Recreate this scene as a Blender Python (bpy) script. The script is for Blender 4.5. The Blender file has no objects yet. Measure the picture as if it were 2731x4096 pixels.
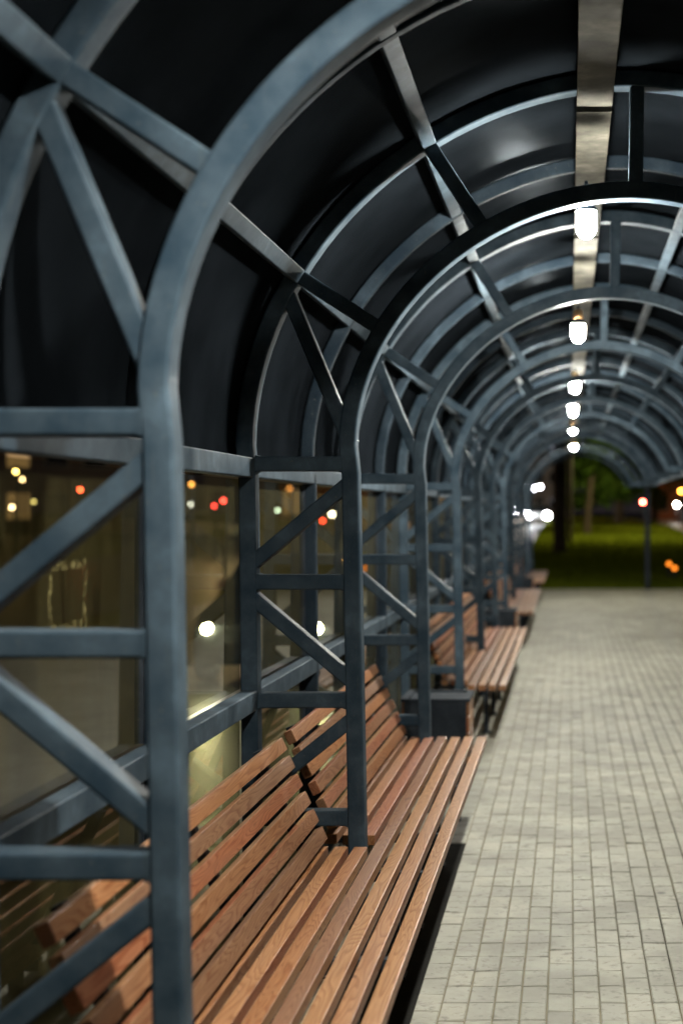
import bpy, math, random
from mathutils import Vector, Matrix
random.seed(7)
sc = bpy.context.scene
COL = sc.collection
R = math.radians
GZ = -1.87            # pavement level; z = 0 is the height of the camera
B = 3.0; Y1 = 3.465   # bay length and depth of the first truss in view

# ------------------------------------------------------------------ materials
def nmat(name):
    m = bpy.data.materials.new(name); m.use_nodes = True
    nt = m.node_tree; nt.nodes.clear()
    out = nt.nodes.new('ShaderNodeOutputMaterial')
    return m, nt, out
def N(nt, t, **kw):
    n = nt.nodes.new(t)
    for k, v in kw.items():
        if k in n.inputs: n.inputs[k].default_value = v
        else: setattr(n, k, v)
    return n
def L(nt, a, b): nt.links.new(a, b)
def ramp(nt, fac, stops):
    r = nt.nodes.new('ShaderNodeValToRGB')
    el = r.color_ramp.elements
    while len(el) < len(stops): el.new(0.5)
    for e, (p, c) in zip(el, stops):
        e.position = p; e.color = (*c, 1) if len(c) == 3 else c
    L(nt, fac, r.inputs[0]); return r.outputs[0]
def mixc(nt, fac, a, b, mode='MIX'):
    m = nt.nodes.new('ShaderNodeMix'); m.data_type = 'RGBA'; m.blend_type = mode
    for s, v in ((0, fac), (6, a), (7, b)):
        if hasattr(v, 'default_value') or hasattr(v, 'is_linked'): L(nt, v, m.inputs[s])
        else: m.inputs[s].default_value = v if s == 0 else ((*v, 1) if len(v) == 3 else v)
    return m.outputs[2]
def noise(nt, vec, scale, detail=4, rough=.55, dist=0):
    n = N(nt, 'ShaderNodeTexNoise', Scale=scale, Detail=detail, Roughness=rough, Distortion=dist)
    L(nt, vec, n.inputs['Vector']); return n.outputs['Fac']
def coords(nt, kind='Object', scale=None):
    t = nt.nodes.new('ShaderNodeTexCoord')
    if kind == 'World':
        g = nt.nodes.new('ShaderNodeNewGeometry'); o = g.outputs['Position']
    else: o = t.outputs[kind]
    if scale:
        m = N(nt, 'ShaderNodeMapping'); m.inputs['Scale'].default_value = scale
        L(nt, o, m.inputs[0]); return m.outputs[0]
    return o
def bump(nt, h, strength, dist=.002):
    b = N(nt, 'ShaderNodeBump', Strength=strength, Distance=dist); L(nt, h, b.inputs['Height']); return b.outputs[0]
def principled(nt, out, color=None, rough=.5, metal=0, spec=.5, normal=None, coat=0):
    p = nt.nodes.new('ShaderNodeBsdfPrincipled')
    for k, v in (('Base Color', color), ('Roughness', rough), ('Metallic', metal), ('Specular IOR Level', spec), ('Coat Weight', coat)):
        if v is None: continue
        if hasattr(v, 'is_linked'): L(nt, v, p.inputs[k])
        else: p.inputs[k].default_value = (*v, 1) if isinstance(v, tuple) else v
    if normal is not None: L(nt, normal, p.inputs['Normal'])
    L(nt, p.outputs[0], out.inputs[0]); return p

def coated(nt, out, color, rough, k, normal, ior=1.45):
    # weathered coat: diffuse body with a dulled dielectric sheen
    d = nt.nodes.new('ShaderNodeBsdfDiffuse'); g = nt.nodes.new('ShaderNodeBsdfGlossy')
    L(nt, color, d.inputs[0]); g.inputs[0].default_value = (1, 1, 1, 1)
    if hasattr(rough, 'is_linked'): L(nt, rough, g.inputs['Roughness'])
    else: g.inputs['Roughness'].default_value = rough
    L(nt, normal, d.inputs['Normal']); L(nt, normal, g.inputs['Normal'])
    f = N(nt, 'ShaderNodeFresnel', IOR=ior); L(nt, normal, f.inputs['Normal'])
    m = N(nt, 'ShaderNodeMath', operation='MULTIPLY'); m.inputs[1].default_value = k; L(nt, f.outputs[0], m.inputs[0])
    x = nt.nodes.new('ShaderNodeMixShader'); L(nt, m.outputs[0], x.inputs[0]); L(nt, d.outputs[0], x.inputs[1]); L(nt, g.outputs[0], x.inputs[2])
    L(nt, x.outputs[0], out.inputs[0])
def mat_paint(name, base, dark, rough=.44, sheen=.13):
    m, nt, out = nmat(name)
    v = coords(nt, 'World')
    big = noise(nt, v, 5, 5, .6)
    fine = noise(nt, v, 160, 3, .6)
    c = ramp(nt, big, [(.36, dark), (.56, base), (.72, tuple(min(1, x*1.7) for x in base))])
    drip = noise(nt, coords(nt, 'World', (30, 30, 3)), 1.6, 4, .6)
    c = mixc(nt, ramp(nt, drip, [(.60, (0, 0, 0)), (.76, (.3, .3, .3))]), c, (.072, .078, .074))
    speck = ramp(nt, noise(nt, v, 75, 2), [(.68, (0, 0, 0)), (.74, (.5, .5, .5))])
    c = mixc(nt, speck, c, (.09, .088, .076))
    rr = ramp(nt, noise(nt, v, 14, 4), [(.3, (rough-.06,)*3), (.75, (rough+.18,)*3)])
    coated(nt, out, c, rr, sheen, bump(nt, fine, .25, .0012))
    return m
M = {}
M['steel'] = mat_paint('painted_steel', (.040, .058, .074), (.019, .033, .047))
M['steel_dark'] = mat_paint('dark_painted_steel', (.030, .036, .044), (.018, .022, .028), .4)
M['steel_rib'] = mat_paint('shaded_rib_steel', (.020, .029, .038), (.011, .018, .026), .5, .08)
M['beam_pale'] = mat_paint('dusty_pale_steel', (.085, .08, .064), (.045, .042, .034), .6, .05)

def mat_wood():
    m, nt, out = nmat('oiled_larch_slats')
    g = nt.nodes.new('ShaderNodeNewGeometry')
    rnd = g.outputs['Random Per Island']
    pos = coords(nt, 'Object')
    off = N(nt, 'ShaderNodeVectorMath', operation='SCALE'); off.inputs[0].default_value = (3.1, 17.7, 5.3)
    L(nt, rnd, off.inputs['Scale'])
    add = N(nt, 'ShaderNodeVectorMath', operation='ADD'); L(nt, pos, add.inputs[0]); L(nt, off.outputs[0], add.inputs[1])
    mp = N(nt, 'ShaderNodeMapping'); mp.inputs['Scale'].default_value = (1, .085, 1); L(nt, add.outputs[0], mp.inputs[0])
    # broad swirls -> cathedral growth rings
    n1 = noise(nt, mp.outputs[0], 11, 2, .5, .3)
    mul = N(nt, 'ShaderNodeMath', operation='MULTIPLY'); mul.inputs[1].default_value = 23; L(nt, n1, mul.inputs[0])
    fr = N(nt, 'ShaderNodeMath', operation='FRACT'); L(nt, mul.outputs[0], fr.inputs[0])
    rings = ramp(nt, fr.outputs[0], [(0, (0,)*3), (.45, (.25,)*3), (.82, (1,)*3), (1, (.0,)*3)])
    mp2 = N(nt, 'ShaderNodeMapping'); mp2.inputs['Scale'].default_value = (1, .02, 1); L(nt, add.outputs[0], mp2.inputs[0])
    fib = noise(nt, mp2.outputs[0], 330, 3, .6)
    tone = ramp(nt, rnd, [(0, (.27, .095, .030)), (.14, (.44, .185, .065)), (.28, (.20, .085, .040)), (.42, (.33, .075, .022)),
                          (.56, (.46, .215, .085)), (.70, (.22, .08, .034)), (.84, (.38, .14, .045)), (1, (.29, .125, .055))])
    tone.node.color_ramp.interpolation = 'CONSTANT'
    light = mixc(nt, .36, tone, (.33, .225, .13))
    c = mixc(nt, rings, light, mixc(nt, .55, tone, (.09, .030, .012)))
    c = mixc(nt, ramp(nt, fib, [(.3, (.4,)*3), (.6, (0,)*3)]), c, (.11, .04, .014))
    patch = noise(nt, mp.outputs[0], 5, 3, .6)
    c = mixc(nt, ramp(nt, patch, [(.5, (0,)*3), (.75, (.45,)*3)]), c, (.19, .11, .07))
    kn = noise(nt, N_map(nt, add.outputs[0], (1, .4, 1)), 17, 1, .4)
    c = mixc(nt, ramp(nt, kn, [(.76, (0,)*3), (.80, (.8,)*3)]), c, (.11, .045, .02))
    rr = ramp(nt, patch, [(.3, (.30,)*3), (.7, (.46,)*3)])
    coated(nt, out, c, rr, .30, bump(nt, fib, .35, .0015))
    return m
def N_map(nt, vec, s):
    mp = N(nt, 'ShaderNodeMapping'); mp.inputs['Scale'].default_value = s; L(nt, vec, mp.inputs[0]); return mp.outputs[0]
M['wood'] = mat_wood()

def mat_brick():
    m, nt, out = nmat('concrete_paving_bricks')
    g = nt.nodes.new('ShaderNodeNewGeometry'); rnd = g.outputs['Random Per Island']
    v = coords(nt, 'World')
    tone = ramp(nt, rnd, [(0, (.36, .35, .29)), (.25, (.43, .42, .345)), (.5, (.39, .38, .32)), (.75, (.47, .455, .375)), (.95, (.44, .42, .34)), (1, (.29, .28, .24))])
    st = noise(nt, v, 2.3, 5, .65)
    c = mixc(nt, ramp(nt, st, [(.44, (0,)*3), (.64, (.6,)*3)]), tone, (.22, .21, .17))
    sp = noise(nt, v, 26, 3, .6)
    c = mixc(nt, ramp(nt, sp, [(.56, (0,)*3), (.70, (.7,)*3)]), c, (.18, .17, .14))
    sp2 = noise(nt, v, 7, 4, .7)
    c = mixc(nt, ramp(nt, sp2, [(.62, (0,)*3), (.72, (.6,)*3)]), c, (.13, .125, .10))
    big = noise(nt, v, .75, 3, .6)
    c = mixc(nt, ramp(nt, big, [(.46, (0,)*3), (.62, (.35,)*3)]), c, (.22, .21, .17))
    gum = N(nt, 'ShaderNodeTexVoronoi', Scale=2.6); L(nt, v, gum.inputs['Vector'])
    c = mixc(nt, ramp(nt, gum.outputs['Distance'], [(.045, (.75,)*3), (.075, (0,)*3)]), c, (.10, .10, .085))
    gr = noise(nt, v, 420, 3, .7)
    c = mixc(nt, ramp(nt, gr, [(.35, (.22,)*3), (.6, (0,)*3)]), c, (.22, .21, .17))
    principled(nt, out, c, .72, 0, .35, bump(nt, gr, .35, .0015))
    return m
M['brick'] = mat_brick()
def simple(name, a, b, scale, rough=.8, bs=.4, bd=.01, spec=.4, detail=5):
    m, nt, out = nmat(name); v = coords(nt, 'World')
    n = noise(nt, v, scale, detail, .6)
    principled(nt, out, ramp(nt, n, [(.3, a), (.7, b)]), rough, 0, spec, bump(nt, noise(nt, v, scale*9, 3), bs, bd)); return m
def sandmat():
    m, nt, out = nmat('joint_sand_and_dirt'); v = coords(nt, 'World')
    sx = nt.nodes.new('ShaderNodeSeparateXYZ'); L(nt, v, sx.inputs[0])
    nz = noise(nt, v, .9, 4, .6); a = N(nt, 'ShaderNodeMath', operation='MULTIPLY_ADD'); L(nt, nz, a.inputs[0]); a.inputs[1].default_value = 2.0; L(nt, sx.outputs[0], a.inputs[2])
    c = ramp(nt, a.outputs[0], [(0, (.25, .215, .135)), (1, (.045, .042, .03))])
    mr = N(nt, 'ShaderNodeMapRange'); mr.inputs['From Min'].default_value = .9; mr.inputs['From Max'].default_value = 1.7; L(nt, a.outputs[0], mr.inputs[0]); L(nt, mr.outputs[0], c.node.inputs[0])
    principled(nt, out, c, .9, 0, .2); return m
M['sand'] = sandmat()
M['bench_shade'] = simple('bench_shade_black', (.005, .0045, .004), (.011, .010, .008), 6, .95, .2, .01, .1)  # near-black colour painted as the shade below the bench
M['asphalt'] = simple('asphalt', (.035, .035, .036), (.065, .062, .06), 1.2, .55)
M['wet_road'] = simple('damp_asphalt', (.04, .04, .042), (.075, .072, .07), 1.2, .38, .15)
M['kerb'] = simple('kerb_concrete', (.22, .21, .19), (.33, .32, .29), 3)
M['grass_ground'] = simple('lawn_soil', (.085, .105, .007), (.13, .155, .012), .5, .95, .4, .01, .0)
M['bark'] = simple('bark', (.035, .024, .017), (.085, .06, .042), 4, .9, .9, .03)
M['wallA'] = simple('brown_render', (.11, .075, .055), (.16, .11, .08), .5)
M['wallB'] = simple('red_brick_wall', (.16, .062, .035), (.22, .09, .05), .6)
M['wallC'] = simple('grey_render', (.17, .15, .13), (.23, .21, .18), .4)
M['roofing'] = simple('dark_roofing', (.03, .03, .032), (.05, .05, .05), 1)
M['rubber'] = simple('rubber', (.012, .012, .012), (.022, .022, .022), 8, .7)
M['ceramic'] = simple('lamp_ceramic', (.55, .30, .12), (.62, .36, .16), 20, .4, .05)
M['carblack'] = simple('dark_car_paint', (.018, .022, .028), (.024, .028, .034), 3, .22, 0, .5)
M['carwhite'] = simple('white_car_paint', (.62, .62, .62), (.70, .70, .70), 3, .25, 0, .5)
M['carglass'] = simple('car_glass', (.01, .012, .014), (.014, .016, .018), 3, .06, 0)
M['chrome'] = simple('grey_plastic', (.25, .25, .26), (.3, .3, .3), 3, .3, 0)
def leafmat():
    m, nt, out = nmat('leaves'); g = nt.nodes.new('ShaderNodeNewGeometry')
    c = ramp(nt, g.outputs['Random Per Island'], [(0, (.025, .050, .008)), (.6, (.045, .085, .014)), (1, (.08, .12, .02))])
    d = nt.nodes.new('ShaderNodeBsdfDiffuse'); t = nt.nodes.new('ShaderNodeBsdfTranslucent')
    L(nt, c, d.inputs[0]); L(nt, c, t.inputs[0]); mx = nt.nodes.new('ShaderNodeMixShader'); mx.inputs[0].default_value = .3
    L(nt, d.outputs[0], mx.inputs[1]); L(nt, t.outputs[0], mx.inputs[2]); L(nt, mx.outputs[0], out.inputs[0]); return m
M['leaf'] = leafmat()
def grassmat():
    m, nt, out = nmat('grass_blades'); g = nt.nodes.new('ShaderNodeNewGeometry')
    c = ramp(nt, g.outputs['Random Per Island'], [(0, (.075, .095, .006)), (.6, (.11, .14, .010)), (1, (.16, .18, .018))])
    principled(nt, out, c, .9, 0, .0); return m
M['grass'] = grassmat()
def emit(name, col, s):
    m, nt, out = nmat(name); e = N(nt, 'ShaderNodeEmission', Strength=s); e.inputs[0].default_value = (*col, 1)
    L(nt, e.outputs[0], out.inputs[0]); return m
for nm_, st_ in (('bulb_bright', 3300), ('bulb_soft', 2000), ('unseen_bulb_near', 4900)):
    M[nm_] = emit(nm_, (1.0, .985, .90), st_)
def glassmat(name, tint, dirt_col, dirt_amt, rough=.03, ior=1.45, streak=True):
    m, nt, out = nmat(name); v = coords(nt, 'World')
    tr = nt.nodes.new('ShaderNodeBsdfTransparent'); tr.inputs[0].default_value = (*tint, 1)
    gl = N(nt, 'ShaderNodeBsdfGlossy', Roughness=rough); gl.inputs[0].default_value = (1, 1, 1, 1)
    fr0 = N(nt, 'ShaderNodeFresnel', IOR=ior)
    gg = nt.nodes.new('ShaderNodeNewGeometry'); inv = N(nt, 'ShaderNodeMath', operation='SUBTRACT'); inv.inputs[0].default_value = 1; L(nt, gg.outputs['Backfacing'], inv.inputs[1])
    fr = N(nt, 'ShaderNodeMath', operation='MULTIPLY'); L(nt, fr0.outputs[0], fr.inputs[0]); L(nt, inv.outputs[0], fr.inputs[1])
    m1 = nt.nodes.new('ShaderNodeMixShader'); L(nt, fr.outputs[0], m1.inputs[0]); L(nt, tr.outputs[0], m1.inputs[1]); L(nt, gl.outputs[0], m1.inputs[2])
    df = nt.nodes.new('ShaderNodeBsdfDiffuse'); df.inputs[0].default_value = (*dirt_col, 1)
    tl = nt.nodes.new('ShaderNodeBsdfTranslucent'); tl.inputs[0].default_value = (*dirt_col, 1)
    m2 = nt.nodes.new('ShaderNodeMixShader'); m2.inputs[0].default_value = .5
    L(nt, df.outputs[0], m2.inputs[1]); L(nt, tl.outputs[0], m2.inputs[2])
    a = noise(nt, coords(nt, 'World', (3, 3, .5)), 3.5, 5, .65)
    b = noise(nt, coords(nt, 'World', (30, 30, 2.0)), 1.5, 4, .6)
    s = N(nt, 'ShaderNodeMath', operation='ADD'); L(nt, a, s.inputs[0]); L(nt, b, s.inputs[1])
    amt = ramp(nt, s.outputs[0], [(.7, (dirt_amt*.35,)*3), (1.25, (dirt_amt*1.9,)*3)])
    spk = ramp(nt, noise(nt, v, 42, 2), [(.70, (0,)*3), (.76, (dirt_amt*2.5,)*3)])
    s2 = N(nt, 'ShaderNodeMath', operation='ADD'); L(nt, amt, s2.inputs[0]); L(nt, spk, s2.inputs[1])
    m3 = nt.nodes.new('ShaderNodeMixShader'); L(nt, s2.outputs[0], m3.inputs[0]); L(nt, m1.outputs[0], m3.inputs[1]); L(nt, m2.outputs[0], m3.inputs[2])
    L(nt, m3.outputs[0], out.inputs[0]); return m
M['glass'] = glassmat('dirty_wall_glass', (.74, .73, .60), (.50, .43, .20), .034)
def panelmat():
    m, nt, out = nmat('smoked_roof_sheet')
    v = coords(nt, 'World')
    n = noise(nt, v, 2.5, 5, .6)
    c = ramp(nt, n, [(.3, (.0035, .0045, .0055)), (.7, (.008, .010, .0125))])
    df = nt.nodes.new('ShaderNodeBsdfDiffuse'); L(nt, c, df.inputs[0])
    gl = N(nt, 'ShaderNodeBsdfGlossy', Roughness=.2); gl.inputs[0].default_value = (.8, .9, 1, 1)
    L(nt, bump(nt, noise(nt, v, 3, 2), .3, .01), gl.inputs['Normal'])
    mx = nt.nodes.new('ShaderNodeMixShader'); mx.inputs[0].default_value = .0012
    L(nt, df.outputs[0], mx.inputs[1]); L(nt, gl.outputs[0], mx.inputs[2]); L(nt, mx.outputs[0], out.inputs[0]); return m
M['panel'] = panelmat()

# ------------------------------------------------------------------ mesh helpers
class MB:
    def __init__(s): s.v = []; s.f = []
    def add(s, vs, fs):
        o = len(s.v); s.v += [tuple(p) for p in vs]; s.f += [tuple(i+o for i in f) for f in fs]; return s
    def box(s, x0, x1, y0, y1, z0, z1):
        return s.add([(x0,y0,z0),(x1,y0,z0),(x1,y1,z0),(x0,y1,z0),(x0,y0,z1),(x1,y0,z1),(x1,y1,z1),(x0,y1,z1)],
                     [(0,3,2,1),(4,5,6,7),(0,1,5,4),(1,2,6,5),(2,3,7,6),(3,0,4,7)])
    def sweep(s, pts, frames, prof, cap=True):
        """pts: positions; frames: (u, w) axes per point; prof: 2-D points"""
        n = len(prof); vs = []
        for p, (u, w) in zip(pts, frames):
            for a, b in prof: vs.append(p + u*a + w*b)
        fs = []
        for i in range(len(pts)-1):
            for k in range(n):
                fs.append((i*n+k, i*n+(k+1) % n, (i+1)*n+(k+1) % n, (i+1)*n+k))
        if cap: fs.append(tuple(range(n-1, -1, -1))); fs.append(tuple((len(pts)-1)*n+k for k in range(n)))
        return s.add(vs, fs)
    def beam(s, a, b, wu, ww, up=Vector((0, 1, 0)), r=.008, ends=0):
        a = Vector(a); b = Vector(b); d = (b-a).normalized(); w = up.normalized(); u = d.cross(w).normalized(); w = u.cross(d).normalized()
        if ends:
            pr = rr(wu, ww, r*.75, 2); P = [a, a+d*ends, b-d*ends, b]
            v0 = len(s.v); sc_ = [1-2*ends/min(wu, ww), 1, 1, 1-2*ends/min(wu, ww)]
            vs = []; n = len(pr)
            for p, k in zip(P, sc_):
                for x, y in pr: vs.append(p + u*x*k + w*y*k)
            fs = [(i*n+k, i*n+(k+1) % n, (i+1)*n+(k+1) % n, (i+1)*n+k) for i in range(3) for k in range(n)]
            fs += [tuple(range(n-1, -1, -1)), tuple(3*n+k for k in range(n))]
            return s.add(vs, fs)
        return s.sweep([a, b], [(u, w)]*2, rr(wu, ww, r))
    def tube(s, pts, rad, n=12):
        pts = [Vector(p) for p in pts]
        if not hasattr(rad, '__len__'): rad = [rad]*len(pts)
        vs = []; up = Vector((0, 1, 0.01)).normalized()
        for i, p in enumerate(pts):
            d = (pts[min(i+1, len(pts)-1)]-pts[max(i-1, 0)]).normalized()
            ref = up if abs(d.dot(up)) < .95 else Vector((1, 0, 0))
            u = d.cross(ref).normalized(); w = u.cross(d)
            for k in range(n):
                t = 2*math.pi*k/n; vs.append(p + (u*math.cos(t)+w*math.sin(t))*rad[i])
        fs = [(i*n+k, i*n+(k+1) % n, (i+1)*n+(k+1) % n, (i+1)*n+k) for i in range(len(pts)-1) for k in range(n)]
        fs += [tuple(range(n-1, -1, -1)), tuple((len(pts)-1)*n+k for k in range(n))]
        return s.add(vs, fs)
    def lathe(s, prof, n=20, c=(0, 0, 0), axis='z', cap=True):
        vs = []
        for r_, h in prof:
            for k in range(n):
                t = 2*math.pi*k/n; a, b_ = r_*math.cos(t), r_*math.sin(t)
                p = (a, b_, h) if axis == 'z' else (a, h, b_) if axis == 'y' else (h, a, b_)
                vs.append((p[0]+c[0], p[1]+c[1], p[2]+c[2]))
        fs = [(i*n+k, i*n+(k+1) % n, (i+1)*n+(k+1) % n, (i+1)*n+k) for i in range(len(prof)-1) for k in range(n)]
        if cap: fs += [tuple(range(n-1, -1, -1)), tuple((len(prof)-1)*n+k for k in range(n))]
        return s.add(vs, fs)
    def build(s, name, mat, parent=None, smooth=True, off=(0, 0, 0)):
        me = bpy.data.meshes.new(name)
        vs = s.v if off == (0, 0, 0) else [(a-off[0], b-off[1], c-off[2]) for a, b, c in s.v]
        me.from_pydata(vs, [], s.f)
        import bmesh
        bm = bmesh.new(); bm.from_mesh(me); bmesh.ops.recalc_face_normals(bm, faces=bm.faces); bm.to_mesh(me); bm.free()
        if smooth:
            me.shade_smooth()
            try: me.set_sharp_from_angle(angle=R(35))
            except Exception: pass
        me.materials.append(M[mat] if isinstance(mat, str) else mat)
        o = bpy.data.objects.new(name, me); COL.objects.link(o)
        if smooth and mat in ('steel', 'steel_dark', 'beam_pale', 'wood', 'steel_rib'):
            wn = o.modifiers.new('Weighted Normals', 'WEIGHTED_NORMAL'); wn.keep_sharp = True; wn.weight = 50
        if parent: o.parent = parent
        return o
def rr(w, h, r, n=3):
    pts = []
    for cx, cy, a0 in ((w/2-r, h/2-r, 0), (-w/2+r, h/2-r, 90), (-w/2+r, -h/2+r, 180), (w/2-r, -h/2+r, 270)):
        for k in range(n+1):
            t = R(a0+90*k/n); pts.append((cx+r*math.cos(t), cy+r*math.sin(t)))
    return pts
def tag(o, label=None, cat=None, group=None, kind=None):
    if label: o['label'] = label
    if cat: o['category'] = cat
    if group: o['group'] = group
    if kind: o['kind'] = kind
    return o
def empty(name, loc=(0, 0, 0), rz=0, label=None, cat=None, group=None, parent=None):
    o = bpy.data.objects.new(name, None); COL.objects.link(o); o.location = loc; o.rotation_euler = (0, 0, rz)
    o.empty_display_size = .1
    if parent: o.parent = parent
    return tag(o, label, cat, group)
def copy_tree(o, parent=None):
    c = o.copy(); COL.objects.link(c); c.parent = parent
    for ch in list(o.children): copy_tree(ch, c)
    return c

# ------------------------------------------------------------------ arch curves (x, z), left foot -> right end
CX, CZ = .25, .28
def sup(a, b, th):
    """point on the slightly pointed ellipse at polar angle th (0 = left, 180 = right)"""
    c, s_ = math.cos(th), math.sin(th); n = 1.9
    r = (abs(c/a)**n + abs(s_/b)**n)**(-1/n)
    return (CX - r*c, CZ + r*s_)
def intrados(a, b, xfoot, th1=None):
    x0 = CX-a; pts = [(xfoot, GZ), (x0+.012, .16)] if xfoot is not None else []
    n = 56
    # right end where z falls to .58
    th = 0; end = 180
    for k in range(1800):
        t = R(90+k*.05)
        if sup(a, b, t)[1] < .58: end = 90+k*.05; break
    for k in range(n+1): pts.append(sup(a, b, R(end*k/n)))
    return pts
AI, BI = 1.15, 1.04
AO, BO = 1.585, 1.51
T = .072
def offset(pts, d):
    out = []
    for i, p in enumerate(pts):
        a = pts[max(i-1, 0)]; b = pts[min(i+1, len(pts)-1)]
        dx, dz = b[0]-a[0], b[1]-a[1]; l = math.hypot(dx, dz)
        out.append((p[0]-dz/l*d, p[1]+dx/l*d))
    return out
def chord(pts, thick, depth, r=.010):
    cl = offset(pts, thick/2); P = []; F = []
    for i, p in enumerate(cl):
        a = cl[max(i-1, 0)]; b = cl[min(i+1, len(cl)-1)]
        dx, dz = b[0]-a[0], b[1]-a[1]; l = math.hypot(dx, dz)
        P.append(Vector((p[0], 0, p[1]))); F.append((Vector((-dz/l, 0, dx/l)), Vector((0, 1, 0))))
    return MB().sweep(P, F, rr(thick, depth, r))
inner = intrados(AI, BI, -.852)
outer = intrados(AO, BO, -1.300)

# ------------------------------------------------------------------ shelter
shelter = empty('tram_stop_shelter', (-1.37, Y1, GZ), 0, 'long barrel vaulted shelter of blue grey steel lattice arches with glass wall', 'shelter')
SH = Vector(shelter.location)
def under(parent, o, wy=0):
    pass
tr0 = empty('arch_truss', (1.37, 0, -GZ), parent=shelter)       # local origin: world (0, Y, 0)
def bar(a, b, wu, ww, name):
    m = MB().beam(a, b, wu, ww, r=.009); a = Vector(a); b = Vector(b); d = (b-a).normalized()
    for p, q in ((a, d), (b, -d)):     # weld beads where the bar meets the chord
        for k in range(2):
            c = p+q*(.0+.006*k); g = .009-.005*k
            m.beam(c, c+q*.007, wu+g, ww+g*.5, r=.010)
    return m.build(name, 'steel', tr0)
chord(inner, T, .098).build('inner_chord', 'steel', tr0)
chord(outer, T, .098).build('outer_chord', 'steel', tr0)
def xin(z): return -.887+(.16-z)*.0176-T/2      # centre of inner post
def xout(z): return -1.323+(.16-z)*.0128-T/2
for z in (.200, -.300, -.800, -1.297):
    bar((xout(z)+T/2, 0, z), (xin(z)-T/2, 0, z), .063, .091, 'rung')
for a, b in (((-.925, .285), (-1.205, .955)), ((-.925, .125), (-1.375, -.250)), ((-1.375, -.335), (-.925, -.715)), ((-.925, -.885), (-1.375, -1.245))):
    MB().beam((a[0], 0, a[1]), (b[0], 0, b[1]), .060, .085, r=.009).build('brace', 'steel', tr0)
for ti, to in ((25, 27.2), (56.2, 56.4), (91.6, 91.3), (123.5, 123.5)):
    pi_ = sup(AI+T/2, BI+T/2, R(ti)); po = sup(AO+T/2, BO+T/2, R(to))
    MB().beam((pi_[0], 0, pi_[1]), (po[0], 0, po[1]), .060, .090, r=.009).build('strut', 'steel', tr0)
# right end: closing piece and its diagonal
ei, eo = offset(inner, T/2)[-1], offset(outer, T/2)[-1]
MB().beam((ei[0]-.03, 0, .60), (eo[0]+.03, 0, .60), .060, .090, r=.009).build('end_piece', 'steel', tr0)
NT = 13
trusses = []
for i in range(NT):
    t = tr0 if i == 0 else copy_tree(tr0, shelter)
    t.location = (1.37, (i-1)*B, -GZ); trusses.append(t)      # i=1 is the first one in view
def TY(i): return Y1+(i-1)*B
# intermediate ribs
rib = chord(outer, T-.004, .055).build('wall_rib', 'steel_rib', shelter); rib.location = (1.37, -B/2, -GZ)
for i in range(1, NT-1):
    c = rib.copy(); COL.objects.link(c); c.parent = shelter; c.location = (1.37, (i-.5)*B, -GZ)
# longitudinal members, one per bay each
def along(name, mat, pts_fn_list, i):
    pass
oc = {}
def on_outer(th):
    p = sup(AO+T/2, BO+T/2, R(th)); q = sup(AO+T/2, BO+T/2, R(th+.5)); d = Vector((q[0]-p[0], 0, q[1]-p[1])).normalized()
    return p, d
protos = []
hl = B/2-.049+.004
for th, w, h, name, mat in ((27.2, .066, .066, 'purlin', 'steel'), (56.4, .066, .066, 'purlin', 'steel'), (106, .062, .066, 'purlin', 'steel'), (123.5, .066, .066, 'purlin', 'steel')):
    p, d = on_outer(th)
    protos.append(MB().beam((p[0], -hl, p[1]), (p[0], hl, p[1]), .066, w, up=d, r=.007).build(name, mat, shelter))
protos.append(MB().beam((.105, -hl, 1.735), (.105, hl, 1.735), .15, .06, up=Vector((0, 0, 1)), r=.004).build('ridge_beam', 'beam_pale', shelter))
protos.append(MB().beam((eo[0], -hl, .60), (eo[0], hl, .60), .07, .09, up=Vector((0, 0, 1)), r=.008).build('eave_beam', 'steel', shelter))
protos.append(MB().beam((xout(.184), -hl, .184), (xout(.184), hl, .184), .066, .084, up=Vector((0, 0, 1)), r=.007).build('wall_rail', 'steel', shelter))
protos.append(MB().beam((xout(-.797), -hl, -.797), (xout(-.797), hl, -.797), .066, .085, up=Vector((0, 0, 1)), r=.007).build('wall_rail', 'steel', shelter))
protos.append(MB().beam((xout(-1.80), -hl, -1.80), (xout(-1.80), hl, -1.80), .066, .10, up=Vector((0, 0, 1)), r=.007).build('wall_rail', 'steel', shelter))
# roof sheet of one bay
sh = offset(outer, T+.006); sh = [p for p in sh if p[1] > .15]
th_ = .006; P = [Vector((p[0], 0, p[1])) for p in sh]; mb = MB()
up2 = offset(sh, th_); n = len(sh)
vs = []
for (a, b_) in ((sh, -B/2+.002), (sh, B/2-.002)):
    vs += [(p[0], b_, p[1]) for p in a]
for (a, b_) in ((up2, -B/2+.002), (up2, B/2-.002)):
    vs += [(p[0], b_, p[1]) for p in a]
fs = [(k, k+1, n+k+1, n+k) for k in range(n-1)] + [(2*n+k, 2*n+k+1, 3*n+k+1, 3*n+k) for k in range(n-1)]
fs += [(k, k+1, 2*n+k+1, 2*n+k) for k in range(n-1)] + [(n+k, n+k+1, 3*n+k+1, 3*n+k) for k in range(n-1)]
fs += [(0, n, 3*n, 2*n), (n-1, 2*n-1, 4*n-1, 3*n-1)]
protos.append(mb.add(vs, fs).build('roof_sheet', 'panel', shelter))
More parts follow.
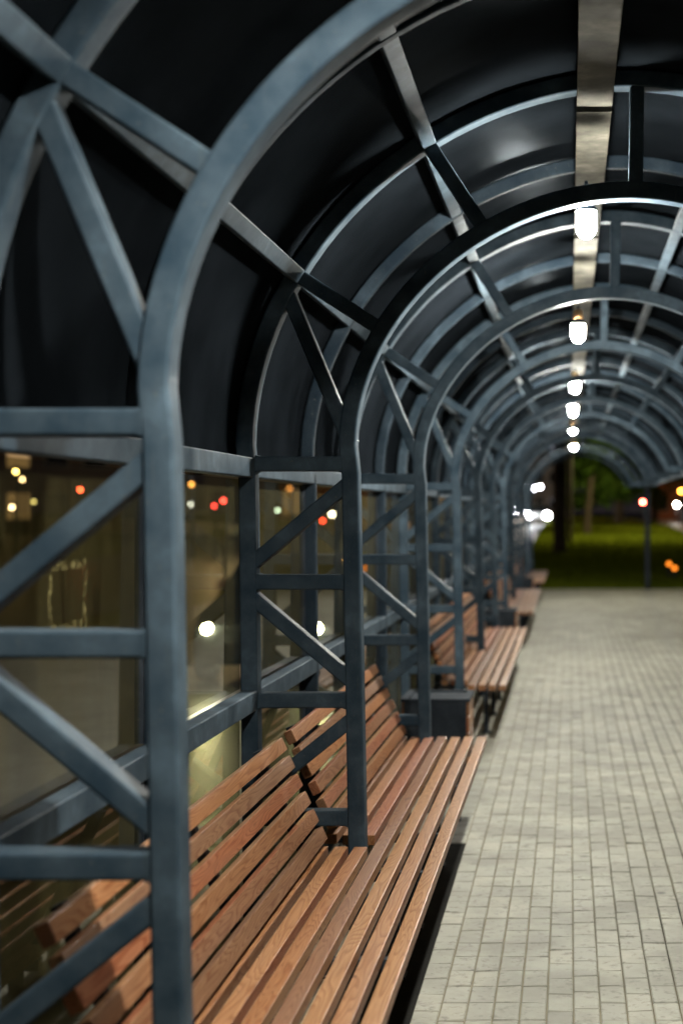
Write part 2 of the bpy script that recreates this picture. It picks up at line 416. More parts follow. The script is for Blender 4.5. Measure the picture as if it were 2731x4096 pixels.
# glass panes and glazing beads, per half bay
for s_ in (-1, 1):
    y0, y1 = (-B/2+.045, -.036) if s_ < 0 else (.036, B/2-.045)
    for z0, z1 in ((-.752, .138), (-1.745, -.843)):
        xg = -1.385
        g = MB().box(xg-.006, xg, y0+.012, y1-.012, z0+.004, z1-.004).build('glass_pane', 'glass', shelter, smooth=False); protos.append(g)
        ya = y1-.016 if s_ < 0 else y0
        protos.append(MB().box(xg-.016, xg+.012, ya, ya+.016, z0+.001, z1-.001).build('glazing_bead', 'steel_dark', shelter, smooth=False))
for p in protos:
    p.location = (1.37, -B/2, -GZ)
    for i in range(1, NT-1):
        c = p.copy(); COL.objects.link(c); c.parent = shelter; c.location = (1.37, (i-.5)*B, -GZ)
# old sticker glue left on the pane beside the nearest arch
m_, nt_, out_ = nmat('dried_glue')
v_ = coords(nt_, 'World'); d_ = nt_.nodes.new('ShaderNodeBsdfDiffuse'); d_.inputs[0].default_value = (.42, .36, .15, 1)
t_ = nt_.nodes.new('ShaderNodeBsdfTransparent'); x_ = nt_.nodes.new('ShaderNodeMixShader')
L(nt_, ramp(nt_, noise(nt_, v_, 45, 4, .7), [(.48, (.0,)*3), (.66, (.34,)*3)]), x_.inputs[0]); L(nt_, t_.outputs[0], x_.inputs[1]); L(nt_, d_.outputs[0], x_.inputs[2]); L(nt_, x_.outputs[0], out_.inputs[0])
M['glue'] = m_
g_ = MB(); rg_ = random.Random(11); yy0, yy1, zz0, zz1 = 4.05, 4.37, -.335, -.135
ring = []
def rp(a, b, c, d, n_):
    return [(a+(c-a)*k/n_+rg_.uniform(-.003, .003), b+(d-b)*k/n_+rg_.uniform(-.003, .003)) for k in range(n_)]
def loop(i_): return rp(yy0+i_, zz0+i_, yy1-i_, zz0+i_, 14)+rp(yy1-i_, zz0+i_, yy1-i_, zz1-i_, 10)+rp(yy1-i_, zz1-i_, yy0+i_, zz1-i_, 14)+rp(yy0+i_, zz1-i_, yy0+i_, zz0+i_, 10)
la, lb = loop(0), loop(.028); nl = len(la)
vv = [(-1.3835, a, b) for a, b in la]+[(-1.3835, a, b) for a, b in lb]+[(-1.3828, a, b) for a, b in la]+[(-1.3828, a, b) for a, b in lb]
ff = []
for k in range(nl):
    q = (k+1) % nl; ff += [(k, q, nl+q, nl+k), (2*nl+k, 2*nl+q, 3*nl+q, 3*nl+k), (k, q, 2*nl+q, 2*nl+k), (nl+k, nl+q, 3*nl+q, 3*nl+k)]
so = g_.add(vv, ff).build('sticker_residue', 'glue', shelter, smooth=False); so.location = (1.37, -Y1, -GZ)

# right-hand posts
for i in (0, 6, 12):
    o = MB().beam((eo[0]+.03, 0, .555), (eo[0]+.03, 0, GZ), .12, .12, r=.012).build('post', 'steel_dark', shelter)
    o.location = (1.37, (i-1)*B, -GZ)

# ------------------------------------------------------------------ lamps
def make_lamp(bulb, shade=False):
    r = empty('bulb_lamp')
    MB().lathe([(.001, -.170), (.012, -.168), (.024, -.162), (.034, -.152), (.041, -.139), (.0445, -.125), (.045, -.112), (.045, -.06), (.040, -.035), (.026, -.022), (.024, -.02)], 24).build('bulb', bulb, r)
    MB().lathe([(.030, -.022), (.034, -.018), (.034, .0), (.030, .045), (.024, .05)], 24).build('lamp_base', 'ceramic', r)
    if shade:
        MB().lathe([(.150, -.175), (.152, -.172), (.10, -.02), (.04, .02), (.038, .015), (.097, -.024), (.148, -.176)], 32, cap=False).build('added_lamp_shade', 'steel_dark', r)  # added shade, shaped to keep the light off the second truss
    else:
        MB().lathe([(.0455, -.050), (.047, -.048), (.046, -.040), (.040, -.026), (.035, -.012)], 24, cap=False).build('added_shade_cap', 'steel_dark', r)
    a = MB(); a.tube([(0, 0, .045), (0, -.003, .058), (0, -.012, .068), (0, -.024, .072)], .008, 8); a.build('hook', 'steel_dark', r)
    return r
lamp_b = make_lamp('bulb_bright'); lamp_s = make_lamp('bulb_soft')
LG = 'bare bulbs hung along the shelter ridge'
l0 = make_lamp('unseen_bulb_near', True); l0.location = (.105, 2.55, 1.62); tag(l0, 'unseen lamp before the first arch, its added shade limiting the light', 'lamp')  # out of view, placed and shaded to light mainly the first truss
lamps = [(lamp_s, 6.62, .072, 1.352, 'largest bright bulb hanging from the arch with the gleaming white rim'),
         (lamp_b, 10.3, .058, 1.31, 'bright bulb with orange base, second from the camera'),
         (lamp_s, TY(5)+.13, .055, 1.38, 'small round bulb, third in the line of visible lamps'),
         (lamp_b, TY(6)+.6, .045, 1.36, 'small bulb, fourth in the line, just under the third'),
         (lamp_s, TY(8)+.1, .052, 1.42, 'tiny bulb, second from the far end of the lamp line'),
         (lamp_b, TY(10)+.1, .085, 1.40, 'tiny farthest bulb at the bottom of the lamp line')]
used = set()
for pr_, y, x, z, lab in lamps:
    o = pr_ if pr_.name not in used else copy_tree(pr_); used.add(pr_.name)
    o.location = (x, y, z); tag(o, lab, 'lamp', LG)

# ------------------------------------------------------------------ benches
def make_bench(ya, yb, cuts, label, inner_start=None, name='slatted_bench'):
    b = empty(name, (-.8, ya, GZ), 0, label, 'bench', 'slatted benches along the glass wall')
    ox = (-.8, ya, GZ)
    s = MB(); e = .006
    segs = []; y = inner_start or ya
    for c in cuts: segs.append((y, c-.10)); y = c+.13
    segs.append((y, yb))
    for k in range(7):
        x0 = -1.063+.0820*k; zc = -1.422 + (.004 if k == 0 else 0)
        for (a, c) in (segs if k < 3 else [(ya, yb)]):
            j = random.uniform(-.008, .008); jz = random.uniform(-.0015, .0015)
            s.beam((x0+.029, a+j, zc+jz), (x0+.029, c+j, zc+jz), .057, .044, up=Vector((0, 0, 1)), r=.006, ends=.003)
    s.build('seat', 'wood', b, off=ox)
    s = MB(); d = Vector((.415, 0, -.91)).normalized(); nrm = Vector((.91, 0, .415)).normalized()
    top = Vector((-1.203, 0, -.942))
    for k in range(6):
        ctr = top + d*(.0815*k+.032) - nrm*.018
        for (a, c) in segs:
            j = random.uniform(-.01, .01)
            s.beam((ctr.x, a+j, ctr.z), (ctr.x, c+j, ctr.z), 0.038, .057, up=d, r=.006, ends=.003)
    s.build('backrest', 'wood', b, off=ox)
    for (a, c) in segs:
        L_ = c-a
        for fr_ in (.085, .5, .915):
            yy = a+L_*fr_
            f = MB()
            f.box(-1.06, -.53, yy-.02, yy+.02, -1.484, -1.4465)
            p0 = top + d*.0 - nrm*.055; p1 = top + d*.50 - nrm*.055
            f.beam((p0.x, yy, p0.z), (p1.x, yy, p1.z), .035, .040, r=.004)
            f.beam((-1.045, yy, -1.44), (p1.x+.01, yy, p1.z-.02), .035, .04, r=.004)
            f.build('bracket', 'steel_dark', b, off=ox)
            for xl in (-.98, -.70):
                lg = MB(); lg.box(xl-.02, xl+.02, yy-.0195, yy+.0195, GZ+.012, -1.4845); lg.box(xl-.045, xl+.045, yy-.045, yy+.045, GZ+.004, GZ+.0115)
                lg.build('leg', 'steel_dark', b, smooth=False, off=ox)
    return b
make_bench(3.50, 9.46, [TY(2)], 'nearest long wooden bench, its slats sharp in focus beside the first arches')
make_bench(12.25, 18.42, [TY(5)], 'middle wooden bench beyond the first waste box', inner_start=12.62)
make_bench(21.2, 27.42, [TY(8)], 'small blurred wooden bench beyond the second waste box', inner_start=21.6)
make_bench(30.2, 36.0, [TY(11)], 'farthest wooden bench beside the end of the paving', inner_start=30.6)

# ------------------------------------------------------------------ waste boxes
def make_bin():
    b = empty('litter_bin'); w, dp, h = .44, .50, .60
    f = MB(); f.beam((0, 0, h/2+.03), (0, .012, h/2+.03), w-.03, h-.04, up=Vector((0, 0, 1)), r=.01); f.build('front_panel', 'steel_dark', b)
    f = MB(); f.beam((0, dp-.012, h/2+.03), (0, dp, h/2+.03), w-.03, h-.04, up=Vector((0, 0, 1)), r=.01); f.build('rear_panel', 'steel_dark', b)
    for s_ in (-1, 1):
        m = MB()
        for k in range(5):
            z = .07+.112*k; m.beam((s_*(w/2-.010), .015, z+.05), (s_*(w/2-.010), dp-.015, z+.05), .022, .100, up=Vector((0, 0, 1)), r=.004)
        m.build('side_slats', 'wood', b)
    m = MB()
    m.box(-w/2-.008, w/2+.008, -.010, .035, h+.010, h+.03); m.box(-w/2-.008, w/2+.008, dp-.035, dp+.01, h+.010, h+.03)
    m.box(-w/2-.008, -w/2+.04, .0352, dp-.0352, h+.010, h+.03); m.box(w/2-.04, w/2+.008, .0352, dp-.0352, h+.010, h+.03)
    m.build('rim', 'steel_dark', b, smooth=False)
    m = MB()
    for sx in (-1, 1):
        for yy in (.04, dp-.04): m.box(sx*(w/2-.06)-.015, sx*(w/2-.06)+.015, yy-.015, yy+.015, 0, .06)
    m.build('foot', 'steel_dark', b, smooth=False)
    m = MB().beam((0, .0355, h+.012), (0, dp-.0355, h+.012), w-.084, .012, up=Vector((0, 0, 1)), r=.003).build('lid', 'steel_dark', b)
    return b
bins = [(-.885, 10.05, 'dark metal waste box with wooden sides behind the nearest bench'),
        (-.885, 19.05, 'blurred waste box between the middle bench and the third bench'),
        (-.885, 28.1, 'faint waste box before the farthest bench')]
bn = make_bin()
for k, (x, y, lab) in enumerate(bins):
    o = bn if k == 0 else copy_tree(bn); o.location = (x, y, GZ+.002); tag(o, lab, 'bin', 'waste boxes between the benches')

# ------------------------------------------------------------------ ground
def sheet(name, x0, x1, y0, y1, zf, mat, nx=1, ny=1):
    vs = []; fs = []
    for j in range(ny+1):
        for i in range(nx+1):
            x = x0+(x1-x0)*i/nx; y = y0+(y1-y0)*j/ny; vs.append((x, y, zf(x, y)))
    for j in range(ny):
        for i in range(nx): a = j*(nx+1)+i; fs.append((a, a+1, a+nx+2, a+nx+1))
    o = MB().add(vs, fs).build(name, mat); o['kind'] = 'structure'; return o
def rise(y):
    t = max(0, min(1, (y-42)/75)); return 1.05*t*t*(3-2*t)
EDGE = 36.4
m = MB(); bw, bl, g_ = .10, .20, .004
cols = list(range(-16, 44))
for c in cols:
    x = c*bw-.085; off = random.choice((0, .1, .1, .0, .07, .13)); tilt0 = random.uniform(-.001, .001)
    wide = .003 if x < .35 else .0065
    y = 2.6+off
    if c in (-8, -7, -6): y = 8.6  # bricks left out where the painted bench shade lies
    while y < EDGE-.02:
        l = bl; h = random.uniform(-.002, .002)-(.005 if random.random() < .015 else 0); a = random.uniform(-.0016, .0016); b_ = random.uniform(-.0016, .0016)
        gx = wide/2+random.uniform(0, .0012); gy = .0022+random.uniform(0, .0012); cf = .004
        x0, x1, y0, y1 = x+gx, x+bw-gx, y+gy, min(y+l, EDGE)-gy
        z = GZ+h; yj = random.uniform(-.0016, .0016)
        m.add([(x0, y0, z-.02), (x1, y0, z-.02), (x1, y1, z-.02), (x0, y1, z-.02),
               (x0, y0, z-.004), (x1, y0, z-.004), (x1, y1, z-.004), (x0, y1, z-.004),
               (x0+cf, y0+cf+yj, z-a), (x1-cf, y0+cf-yj, z+a), (x1-cf, y1-cf-yj, z+b_), (x0+cf, y1-cf+yj, z-b_)],
              [(0,1,5,4), (1,2,6,5), (2,3,7,6), (3,0,4,7), (4,5,9,8), (5,6,10,9), (6,7,11,10), (7,4,8,11), (8,9,10,11)])
        y += l
o = m.build('pavement', 'brick', smooth=False); o['kind'] = 'structure'
sheet('joint_bed', -1.6, 4.4, -3, EDGE, lambda x, y: GZ-.0085, 'sand')
sheet('bench_shade_strip', -.887, -.583, -3, 8.6, lambda x, y: GZ-.006, 'bench_shade')  # dark strip standing in for the shadow along the bench
k_ = MB().box(-1.6, 4.4, EDGE, EDGE+.12, GZ-.3, GZ+.004).build('kerb', 'kerb', smooth=False); k_['kind'] = 'structure'
k_ = MB().box(-1.75, -1.602, -3, EDGE+.12, GZ-.3, GZ+.01).build('kerb', 'kerb', smooth=False); k_['kind'] = 'structure'
k_ = MB().box(4.402, 4.55, -3, EDGE+.12, GZ-.3, GZ+.01).build('kerb', 'kerb', smooth=False); k_['kind'] = 'structure'
sheet('ground', -400, 400, -60, 800, lambda x, y: GZ-.32+rise(y), 'grass_ground', 2, 200)
sheet('road_left', -32, -1.752, -20, 42, lambda x, y: GZ-.14+rise(y), 'wet_road', 1, 20)
def xl(y): return -1.75+.006*max(0, y-40)
sheet('road_far_left', -30, 0, 42, 400, lambda x, y: GZ-.14+rise(y), 'wet_road', 1, 90) if 0 else None
# road bending gently behind the lawn
vs = []; fs = []; n = 100
for j in range(n+1):
    y = 42+j*3.6; xr = -1.752+.018*(y-42)*0 - .0*y; vs += [(-32, y, GZ-.14+rise(y)), (xr+.004*(y-42), y, GZ-.14+rise(y))]
fs = [(2*j, 2*j+1, 2*j+3, 2*j+2) for j in range(n)]
o = MB().add(vs, fs).build('road_left', 'wet_road'); o['kind'] = 'structure'
sheet('road_right', 6.5, 16, 20, 400, lambda x, y: GZ-.14+rise(y), 'asphalt', 1, 90)
sheet('lawn', -1.748, 6.49, EDGE+.125, 400, lambda x, y: GZ-.03+rise(y), 'grass_ground', 1, 120)
# grass blades: one stuff object
m = MB(); rg = random.Random(3)
for _ in range(26000):
    y = EDGE+.15+ (rg.random()**1.7)*60; x = rg.uniform(-1.7, 6.4); h = rg.uniform(.05, .15); w = rg.uniform(.006, .014)*(1+(y-36)/25)
    a = rg.uniform(0, math.pi); dx, dy = math.cos(a)*w, math.sin(a)*w; z = GZ-.032+rise(y); lx, ly = rg.uniform(-.05, .05), rg.uniform(-.05, .05)
    m.add([(x-dx, y-dy, z), (x+dx, y+dy, z), (x+lx, y+ly, z+h)], [(0, 1, 2)])
o = m.build('grass', 'grass', smooth=False); tag(o, 'dim green lawn grass beyond the end of the paving', 'grass', kind='stuff')

# ------------------------------------------------------------------ trees and poles
def at(px, py, Y):   # a point at distance Y seen in the picture
    return Vector(((px-1307)*Y/3500, Y, (1174-py)*Y/3500))
def make_tree(x, y, h, cr, lean=(0, 0), seed=1, label='', crown_lo=.35, leaves=3600, tr=.16, group=None, ls=1.0):
    r = random.Random(seed); z0 = GZ-.05+rise(y)
    e = empty('tree', (x, y, z0), 0, label, 'tree', group)
    t = MB(); top = Vector((lean[0]*h, lean[1]*h, h*.8))
    pts = [Vector((0, 0, -.1)), top*.3+Vector((r.uniform(-.1, .1), 0, 0)), top*.6, top]
    t.tube(pts, [tr*1.25, tr, tr*.6, tr*.15], 10)
    cl = []
    for k in range(16):
        f = r.uniform(crown_lo, .95); base = top*f; a = r.uniform(0, 6.283); ln = cr*r.uniform(.5, 1)*(1.1-.5*abs(f-.6))
        tip = base+Vector((math.cos(a)*ln, math.sin(a)*ln, r.uniform(.1, .5)*ln))
        t.tube([base, base.lerp(tip, .5)+Vector((0, 0, .1)), tip], [tr*.35, tr*.2, .02], 6); cl.append((tip, cr*r.uniform(.22, .45))); cl.append((base.lerp(tip, .55), cr*.3))
    cl.append((top, cr*.4))
    t.build('trunk', 'bark', e)
    m = MB()
    for _ in range(leaves):
        c, s_ = r.choice(cl); d = Vector((r.gauss(0, 1), r.gauss(0, 1), r.gauss(0, .8))).normalized()*s_*r.random()**.4
        p = c+d; q = r.uniform(.07, .15)*ls; u = Vector((r.gauss(0, 1), r.gauss(0, 1), r.gauss(0, 1))).normalized(); w = u.cross(Vector((r.random(), r.random(), 1))).normalized()
        m.add([p-u*q, p+w*q*.6, p+u*q, p-w*q*.6], [(0, 1, 2, 3)])
    m.build('crown', 'leaf', e, smooth=False)
    return e
make_tree(.95, 84, 6.6, 2.0, (.075, 0), 4, 'dark leaning tree on the lawn seen through the far arch', .27, 6500, .17, ls=1.3)
make_tree(3.6, 112, 9, 3.0, (0, 0), 5, 'broad dark tree behind the leaning tree', .3, 4200, .3, ls=1.8)
make_tree(7.5, 135, 9.5, 3.6, (.02, 0), 6, 'dark tree beside the red lights at the right', .25, 4200, .3, ls=2)
def pole(x, y, r0, r1, h, label, mat='bark'):
    z0 = GZ-.05+rise(y); e = empty('utility_pole', (x, y, z0), 0, label, 'pole')
    MB().tube([(0, 0, -.2), (0, 0, h*.5), (0, 0, h)], [r0, (r0+r1)/2, r1], 16).build('shaft', mat, e)
    c = MB(); c.box(-.8, .8, -.06, .06, h-.6, h-.48)
    c.build('crossarm', mat, e)
    return e
pole(-.40, 63, .29, .25, 9.5, 'thick brown pole standing left of the leaning tree')
pole(.02, 74, .13, .11, 9, 'thin grey pole just behind the thick brown pole', 'bark')

# ------------------------------------------------------------------ cars
def make_car(paint, name='parked_car'):
    e = empty(name)       # front faces -y, origin on the road under the middle
    sec = []  # y, half width, z0, z1 (body)
    prof = [(-2.15, .70, .32, .60), (-2.08, .80, .24, .70), (-1.6, .87, .22, .82), (-.9, .89, .22, .92), (.9, .89, .22, .94), (1.7, .87, .24, .93), (2.1, .80, .30, .86), (2.16, .72, .36, .76)]
    P = []; m = MB(); n = 12
    vs = []
    for y, w, z0, z1 in prof:
        for k in rr(2*w, z1-z0, .09, 2): vs.append((k[0], y, (z0+z1)/2+k[1]))
    n = 12; fs = [(i*n+k, i*n+(k+1) % n, (i+1)*n+(k+1) % n, (i+1)*n+k) for i in range(len(prof)-1) for k in range(n)]
    fs += [tuple(range(n-1, -1, -1)), tuple((len(prof)-1)*n+k for k in range(n))]
    m.add(vs, fs).build('body', paint, e)
    c = [(-1.0, .74, .90), (-.25, .64, 1.38), (.2, .63, 1.43), (.9, .62, 1.40), (1.7, .70, .92)]
    vs = []
    for y, w, z in c: vs += [(-w*1.12 if z < 1 else -w, y, z), (w*1.12 if z < 1 else w, y, z)]
    base = [(-.80, y, .89) for y, _, _ in c]; base2 = [(.80, y, .89) for y, _, _ in c]
    nn = len(c); V = vs + base + base2
    fs = [(2*i, 2*i+1, 2*i+3, 2*i+2) for i in range(nn-1)]
    fs += [(2*i, 2*i+2, 2*nn+i+1, 2*nn+i) for i in range(nn-1)] + [(2*i+1, 2*i+3, 3*nn+i+1, 3*nn+i) for i in range(nn-1)]
    MB().add(V, fs).build('cabin', 'carglass', e)
    MB().add([(-.60, -.22, 1.385), (.60, -.22, 1.385), (.60, 1.0, 1.41), (-.60, 1.0, 1.41), (-.56, -.1, 1.45), (.56, -.1, 1.45), (.56, .9, 1.46), (-.56, .9, 1.46)],
             [(0,1,5,4),(1,2,6,5),(2,3,7,6),(3,0,4,7),(4,5,6,7)]).build('roof', paint, e)
    for sx in (-1, 1):
        for yy in (-1.35, 1.35):
            w = MB().lathe([(.20, -.10), (.31, -.10), (.33, -.07), (.33, .07), (.31, .10), (.20, .10)], 20, (sx*.80, yy, .33), 'x').build('wheel', 'rubber', e)
            MB().lathe([(.02, -.105), (.19, -.105), (.19, .105), (.02, .105)], 14, (sx*.80, yy, .33), 'x').build('rim', 'chrome', w)
    MB().box(-.45, .45, -2.175, -2.12, .36, .50).build('grille', 'rubber', e, smooth=False)
    return e
def lights(e, fm, rm, sep=.62, fr=.085, z=.66):
    for sx in (-1, 1):
        MB().lathe([(.01, -2.20), (fr*.8, -2.195), (fr, -2.17), (fr, -2.05)], 16, (sx*sep, 0, z), 'y').build('headlight', fm, e)
        MB().box(sx*.68-.13, sx*.68+.13, 2.13, 2.19, .66, .80).build('tail_light', rm, e, smooth=False)
M['head_near'] = emit('near_headlight', (1, .97, .72), 260)
M['head_far'] = emit('far_headlight', (.93, .97, 1), 250)
M['tail_on'] = emit('lit_tail_light', (1, .05, .03), 10)
M['tail_off'] = simple('red_lens', (.25, .01, .01), (.3, .015, .015), 5, .2, 0)
c1 = make_car('carblack'); lights(c1, M['head_near'], M['tail_off'], sep=.63, fr=.055)
c1.location = (-3.52, 19.6, GZ-.14); tag(c1, 'dark car with headlights on just behind the glass wall', 'car', 'cars on the street')
c2 = make_car('carwhite', 'oncoming_car'); lights(c2, M['head_far'], M['tail_off'], sep=.64, fr=.2, z=.66)
c2.location = (-2.25, 112, GZ-.14+rise(112)); tag(c2, 'oncoming car with blinding white headlights beyond the far arch', 'car', 'cars on the street')
c3 = make_car('carwhite', 'oncoming_car'); lights(c3, M['head_far'], M['tail_off'], sep=.55, fr=.2, z=.9)
c3.location = (-6.1, 190, GZ+rise(190)+.35); tag(c3, 'white car above and behind the blinding headlights', 'car', 'cars on the street')
c3.location.z = GZ-.14+rise(190)
c4 = make_car('carwhite'); lights(c4, M['tail_off'], M['tail_on']); c4.rotation_euler = (0, 0, R(80))
c4.location = (-19.4, 80, GZ-.14+rise(80)); tag(c4, 'white car seen through the glass beside the near post', 'car', 'cars on the street')
c5 = make_car('carblack'); lights(c5, M['tail_off'], emit('bright_tail', (1, .10, .06), 45)); c5.rotation_euler = (0, 0, R(180))
# ------------------------------------------------------------------ far lights
def dot(name, px, py, Y, col, s, r=.12, label='', cat='lamp', group=None, kind='street'):
    p = at(px, py, Y); gz = GZ-.14+rise(Y)
    e = empty(name, (p.x, p.y, gz), 0, label, cat, group); h = p.z-gz
    k_ = 2.6; r = r/k_; mt = emit('glow', col, s*k_*k_*(.3 if Y < 100 else .45))
    if kind == 'street':
        MB().tube([(.0, 0, 0), (0, 0, h+.25), (-.1, 0, h+.45), (-.5, 0, h+.5)] if False else [(0, .25, 0), (0, .25, h), (0, .2, h+r+.1), (0, 0, h+r+.12)], [.07, .05, .045, .04], 8).build('post', 'steel_dark', e)
        MB().lathe([(.02, -r), (r*.75, -r*.7), (r, 0), (r*.75, r*.7), (.02, r)], 16, (0, 0, h)).build('lamp_head', mt, e)
        MB().lathe([(r*1.2, r*.72), (r*1.0, r*1.0), (.03, r*1.15)], 16, (0, 0, h)).build('lamp_cap', 'steel_dark', e)
    elif kind == 'signal':
        MB().tube([(0, .2, 0), (0, .2, h+.3)], .06, 8).build('post', 'steel_dark', e)
        MB().box(-.16, .16, .0, .25, h-.75, h+.22).build('housing', 'steel_dark', e)
        MB().lathe([(.01, -.03), (r*.8, -.025), (r, -.003)], 16, (0, 0, h), 'y').build('signal_lens', mt, e)
    return e
SG = 'street lights blurred in the distance'
dd = [
 ('street_lamp', 37, 1083, 55, (1, .72, .22), 26, .16, 'yellow street light high at the left edge behind glass'),
 ('street_lamp', 52, 1101, 60, (1, .66, .38), 16, .15, 'peach street light just below the yellow one behind glass'),
 ('street_lamp', 28, 1165, 62, (1, .70, .45), 16, .20, 'pale peach light low at the left edge behind glass'),
 ('street_lamp', 78, 1152, 66, (.75, .62, .25), 5, .18, 'dim olive light right of the low peach one'),
 ('street_lamp', 440, 1112, 60, (1, .42, .10), 8, .2, 'orange light just right of the near post'),
 ('street_lamp', 440, 1158, 64, (.85, .88, 1), 8, .2, 'cool white light below the orange one by the near post'),
 ('street_lamp', 637, 1172, 70, (.75, 1, .95), 12, .15, 'small pale green light behind the second bay'),
 ('street_lamp', 665, 1122, 60, (1, .40, .12), 3, .22, 'dim orange light high behind the second bay'),
 ('street_lamp', 762, 1181, 60, (1, .93, .80), 26, .22, 'warm white light behind the dark second truss'),
 ('street_lamp', 1211, 1120, 150, (.85, .9, 1), 9, .35, 'dim white light, left one above the car headlights'),
 ('street_lamp', 1226, 1121, 152, (.9, .9, 1), 30, .38, 'white light, middle one above the car headlights'),
 ('street_lamp', 1240, 1118, 155, (.9, .9, 1), 22, .38, 'white light, right one above the car headlights'),
 ('street_lamp', 1437, 1127, 120, (1, .32, .05), 4, .32, 'dim orange light left of the far shelter post'),
 ('street_lamp', 1563, 1128, 110, (1, .38, .04), 14, .32, 'orange light at the right edge of the view'),
 ('street_lamp', 1553, 1159, 118, (1, .92, .78), 90, .36, 'white hot lamp at the right edge beside red glow'),
 ('street_lamp', 1396, 1121, 120, (.6, .6, .6), 3, .2, 'tiny grey light in the dark tree'),
]
for n_, px, py, Y, col, s, r_, lab in dd: dot(n_, px, py, Y, col, s, r_, lab, 'street light', SG)
TG = 'traffic signals'
for px, py, Y, col, s, lab in (
  (185, 1125, 60, (1, .10, .04), 22, 'red signal seen through the glass left of the near post'),
  (513, 1150, 50, (1, .06, .05), 16, 'red signal seen between the near post and the wall post'),
  (492, 1162, 62, (1, .05, .05), 14, 'small red signal left of the brighter red one'),
  (741, 1196, 66, (1, .06, .03), 22, 'red signal under the warm light behind the dark truss'),
  (1475, 1153, 120, (1, .05, .03), 90, 'bright red signal beside the far shelter post')):
    dot('traffic_signal', px, py, Y, col, s, .17 if Y < 100 else .27, lab, 'traffic light', TG, 'signal')
c5.location = (10.2, 125, GZ-.14+rise(125)); c5.rotation_euler = (0, 0, 0); tag(c5, 'dark car with glowing red tail lights at the right edge', 'car', 'cars on the street')
# low bollard lights on the right
for px, py, lab in ((1535, 1295, 'small orange ground light, the left one by the paving edge'), (1548, 1305, 'small orange ground light, the right one by the paving edge')):
    Y = 43; p = at(px, py, Y)
    e = empty('marker_light', (p.x, p.y, GZ-.03), 0, lab, 'marker light', 'orange marker lights')
    MB().lathe([(.05, 0), (.05, p.z-GZ-.05), (.03, p.z-GZ-.03)], 12).build('stem', 'steel_dark', e)
    MB().lathe([(.045, -.02), (.06, .0), (.06, .06), (.01, .09)], 12, (0, 0, p.z-GZ)).build('lens', emit('amber', (1, .25, .02), 3), e)

# ------------------------------------------------------------------ buildings
def make_building(x0, x1, y0, dep, h, mat, label, nwx, nwz, lit, seed, name='apartment_building'):
    z0 = GZ-.2+rise(y0); e = empty(name, ((x0+x1)/2, y0, z0), 0, label, 'building', 'buildings across the street')
    w = x1-x0; r = random.Random(seed)
    MB().box(-w/2, w/2, 0, dep, 0, h).build('wall', mat, e, smooth=False)
    MB().box(-w/2-.3, w/2+.3, -.3, dep+.3, h+.003, h+.35).build('roof', 'roofing', e, smooth=False)
    for i in range(nwx):
        for j in range(nwz):
            cx = -w/2+(i+.5)*w/nwx; cz = (j+.55)*h/nwz; ww, wh = min(.65, w/nwx*.3), min(.75, h/nwz*.28)
            f = MB(); f.box(cx-ww-.07, cx+ww+.07, -.06, -.003, cz-wh-.07, cz-wh); f.box(cx-ww-.07, cx+ww+.07, -.06, -.003, cz+wh, cz+wh+.07)
            f.box(cx-ww-.07, cx-ww, -.058, -.003, cz-wh, cz+wh); f.box(cx+ww, cx+ww+.07, -.058, -.003, cz-wh, cz+wh)
            fo = f.build('window', 'kerb', e, smooth=False)
            MB().box(cx-ww, cx+ww, -.03, -.003, cz-wh, cz+wh).build('pane', lit[r.randrange(len(lit))] if r.random() < .28 else 'carglass', fo, smooth=False)
M['win_warm'] = emit('warm_window', (1, .62, .28), .35)
M['win_green'] = emit('green_shop_window', (.12, .55, .20), .18)
M['win_red'] = emit('red_shop_window', (1, .12, .06), .2)
M['win_white'] = emit('cool_window', (.8, .85, 1), .3)
make_building(-44, -24, 88, 14, 15, 'wallA', 'long brown apartment block behind the near glass panes', 9, 5, ['win_warm', 'win_green', 'win_warm'], 2)
make_building(-23, -14, 96, 12, 13, 'wallC', 'grey apartment block behind the second bay of glass', 4, 4, ['win_warm', 'win_green', 'win_red', 'win_white'], 5)
make_building(-13, -7.5, 140, 12, 14, 'wallA', 'narrow brown block left of the white headlights', 3, 4, ['win_warm'], 8)
make_building(-7, .5, 215, 12, 15, 'wallC', 'pale grey block behind the thick brown pole', 4, 4, ['win_warm', 'win_white'], 9)
make_building(9, 30, 170, 12, 13, 'wallB', 'red brick block at the right behind the orange lights', 8, 4, ['win_warm', 'win_red'], 12)

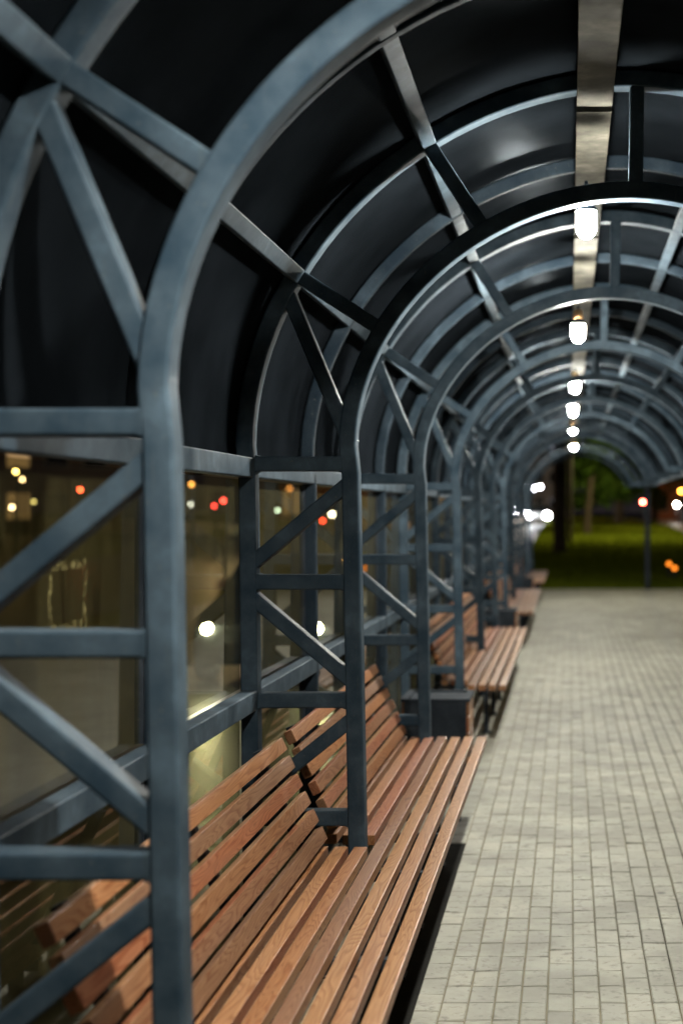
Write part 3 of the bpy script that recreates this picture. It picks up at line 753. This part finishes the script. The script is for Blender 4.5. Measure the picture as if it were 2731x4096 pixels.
# ------------------------------------------------------------------ street lighting: headlight beams and added glow points without lamps
def lamp(name, kind, loc, energy, col, size=.1, rot=None, **kw):
    d = bpy.data.lights.new(name, kind); d.energy = energy; d.color = col
    if kind in ('POINT', 'SPOT'): d.shadow_soft_size = size
    for k, v in kw.items(): setattr(d, k, v)
    o = bpy.data.objects.new(name, d); COL.objects.link(o); o.location = loc
    if rot: o.rotation_euler = rot
    return o
def aim(frm, to): return (Vector(to)-Vector(frm)).to_track_quat('-Z', 'Y').to_euler()
for sx, nm in ((-.63, 'a'), (.63, 'b')):
    p = (-3.52+sx, 17.35, GZ-.14+.66); lamp('headlight_beam', 'SPOT', p, 34, (1, .93, .50), .06, aim(p, (-1.4, 6.5, .3)), spot_size=R(66), spot_blend=.8)
for sx in (-.64, .64):
    p = (-2.25+sx, 109.7, GZ-.14+rise(112)+.66); lamp('headlight_beam', 'SPOT', p, 900, (.95, .97, 1), .08, aim(p, (p[0]+.5, 80, GZ-.3)), spot_size=R(60), spot_blend=.6)
lamp('added_street_glow', 'POINT', (3.0, 76, 4.6), 3200, (1, .90, .45), .3)
lamp('added_street_glow', 'POINT', (5.6, 92, 5.0), 2200, (1, .82, .35), .3)
lamp('added_street_glow', 'POINT', (-16, 70, 5), 650, (1, .72, .42), .3)
lamp('added_street_glow', 'POINT', (14, 150, 6), 3500, (1, .55, .25), .3)
lamp('added_street_glow', 'POINT', (-6, 190, 7), 3500, (1, .85, .7), .3)
lamp('added_street_glow', 'POINT', (-8.5, 12, 5), 130, (1, .80, .42), .3)

# ------------------------------------------------------------------ sky: night
w = bpy.data.worlds.new('World'); sc.world = w; w.use_nodes = True; nt = w.node_tree; nt.nodes.clear()
out = nt.nodes.new('ShaderNodeOutputWorld'); bg = nt.nodes.new('ShaderNodeBackground')
tc = nt.nodes.new('ShaderNodeTexCoord'); sp = nt.nodes.new('ShaderNodeSeparateXYZ'); L(nt, tc.outputs['Generated'], sp.inputs[0])
c = ramp(nt, sp.outputs[2], [(0, (.016, .013, .014)), (.12, (.008, .008, .011)), (.5, (.002, .0022, .0035))])
L(nt, c, bg.inputs[0]); bg.inputs[1].default_value = 1; L(nt, bg.outputs[0], out.inputs[0])

# ------------------------------------------------------------------ camera
cd = bpy.data.cameras.new('Camera'); cam = bpy.data.objects.new('Camera', cd); COL.objects.link(cam); sc.camera = cam
cam.location = (0, 0, 0); cam.rotation_euler = (R(90), 0, 0)
cd.sensor_fit = 'VERTICAL'; cd.sensor_height = 36; cd.sensor_width = 24; cd.lens = 3500/2352*36
cd.shift_x = -523/2352; cd.shift_y = -2/2352
cd.clip_start = .05; cd.clip_end = 1500
cd.dof.use_dof = True; cd.dof.focus_distance = 5.9; cd.dof.aperture_fstop = 1.7
sc.render.resolution_x = 682; sc.render.resolution_y = 1024
sc.view_settings.view_transform = 'Standard'; sc.view_settings.look = 'None'; sc.view_settings.exposure = 0; sc.view_settings.gamma = 1
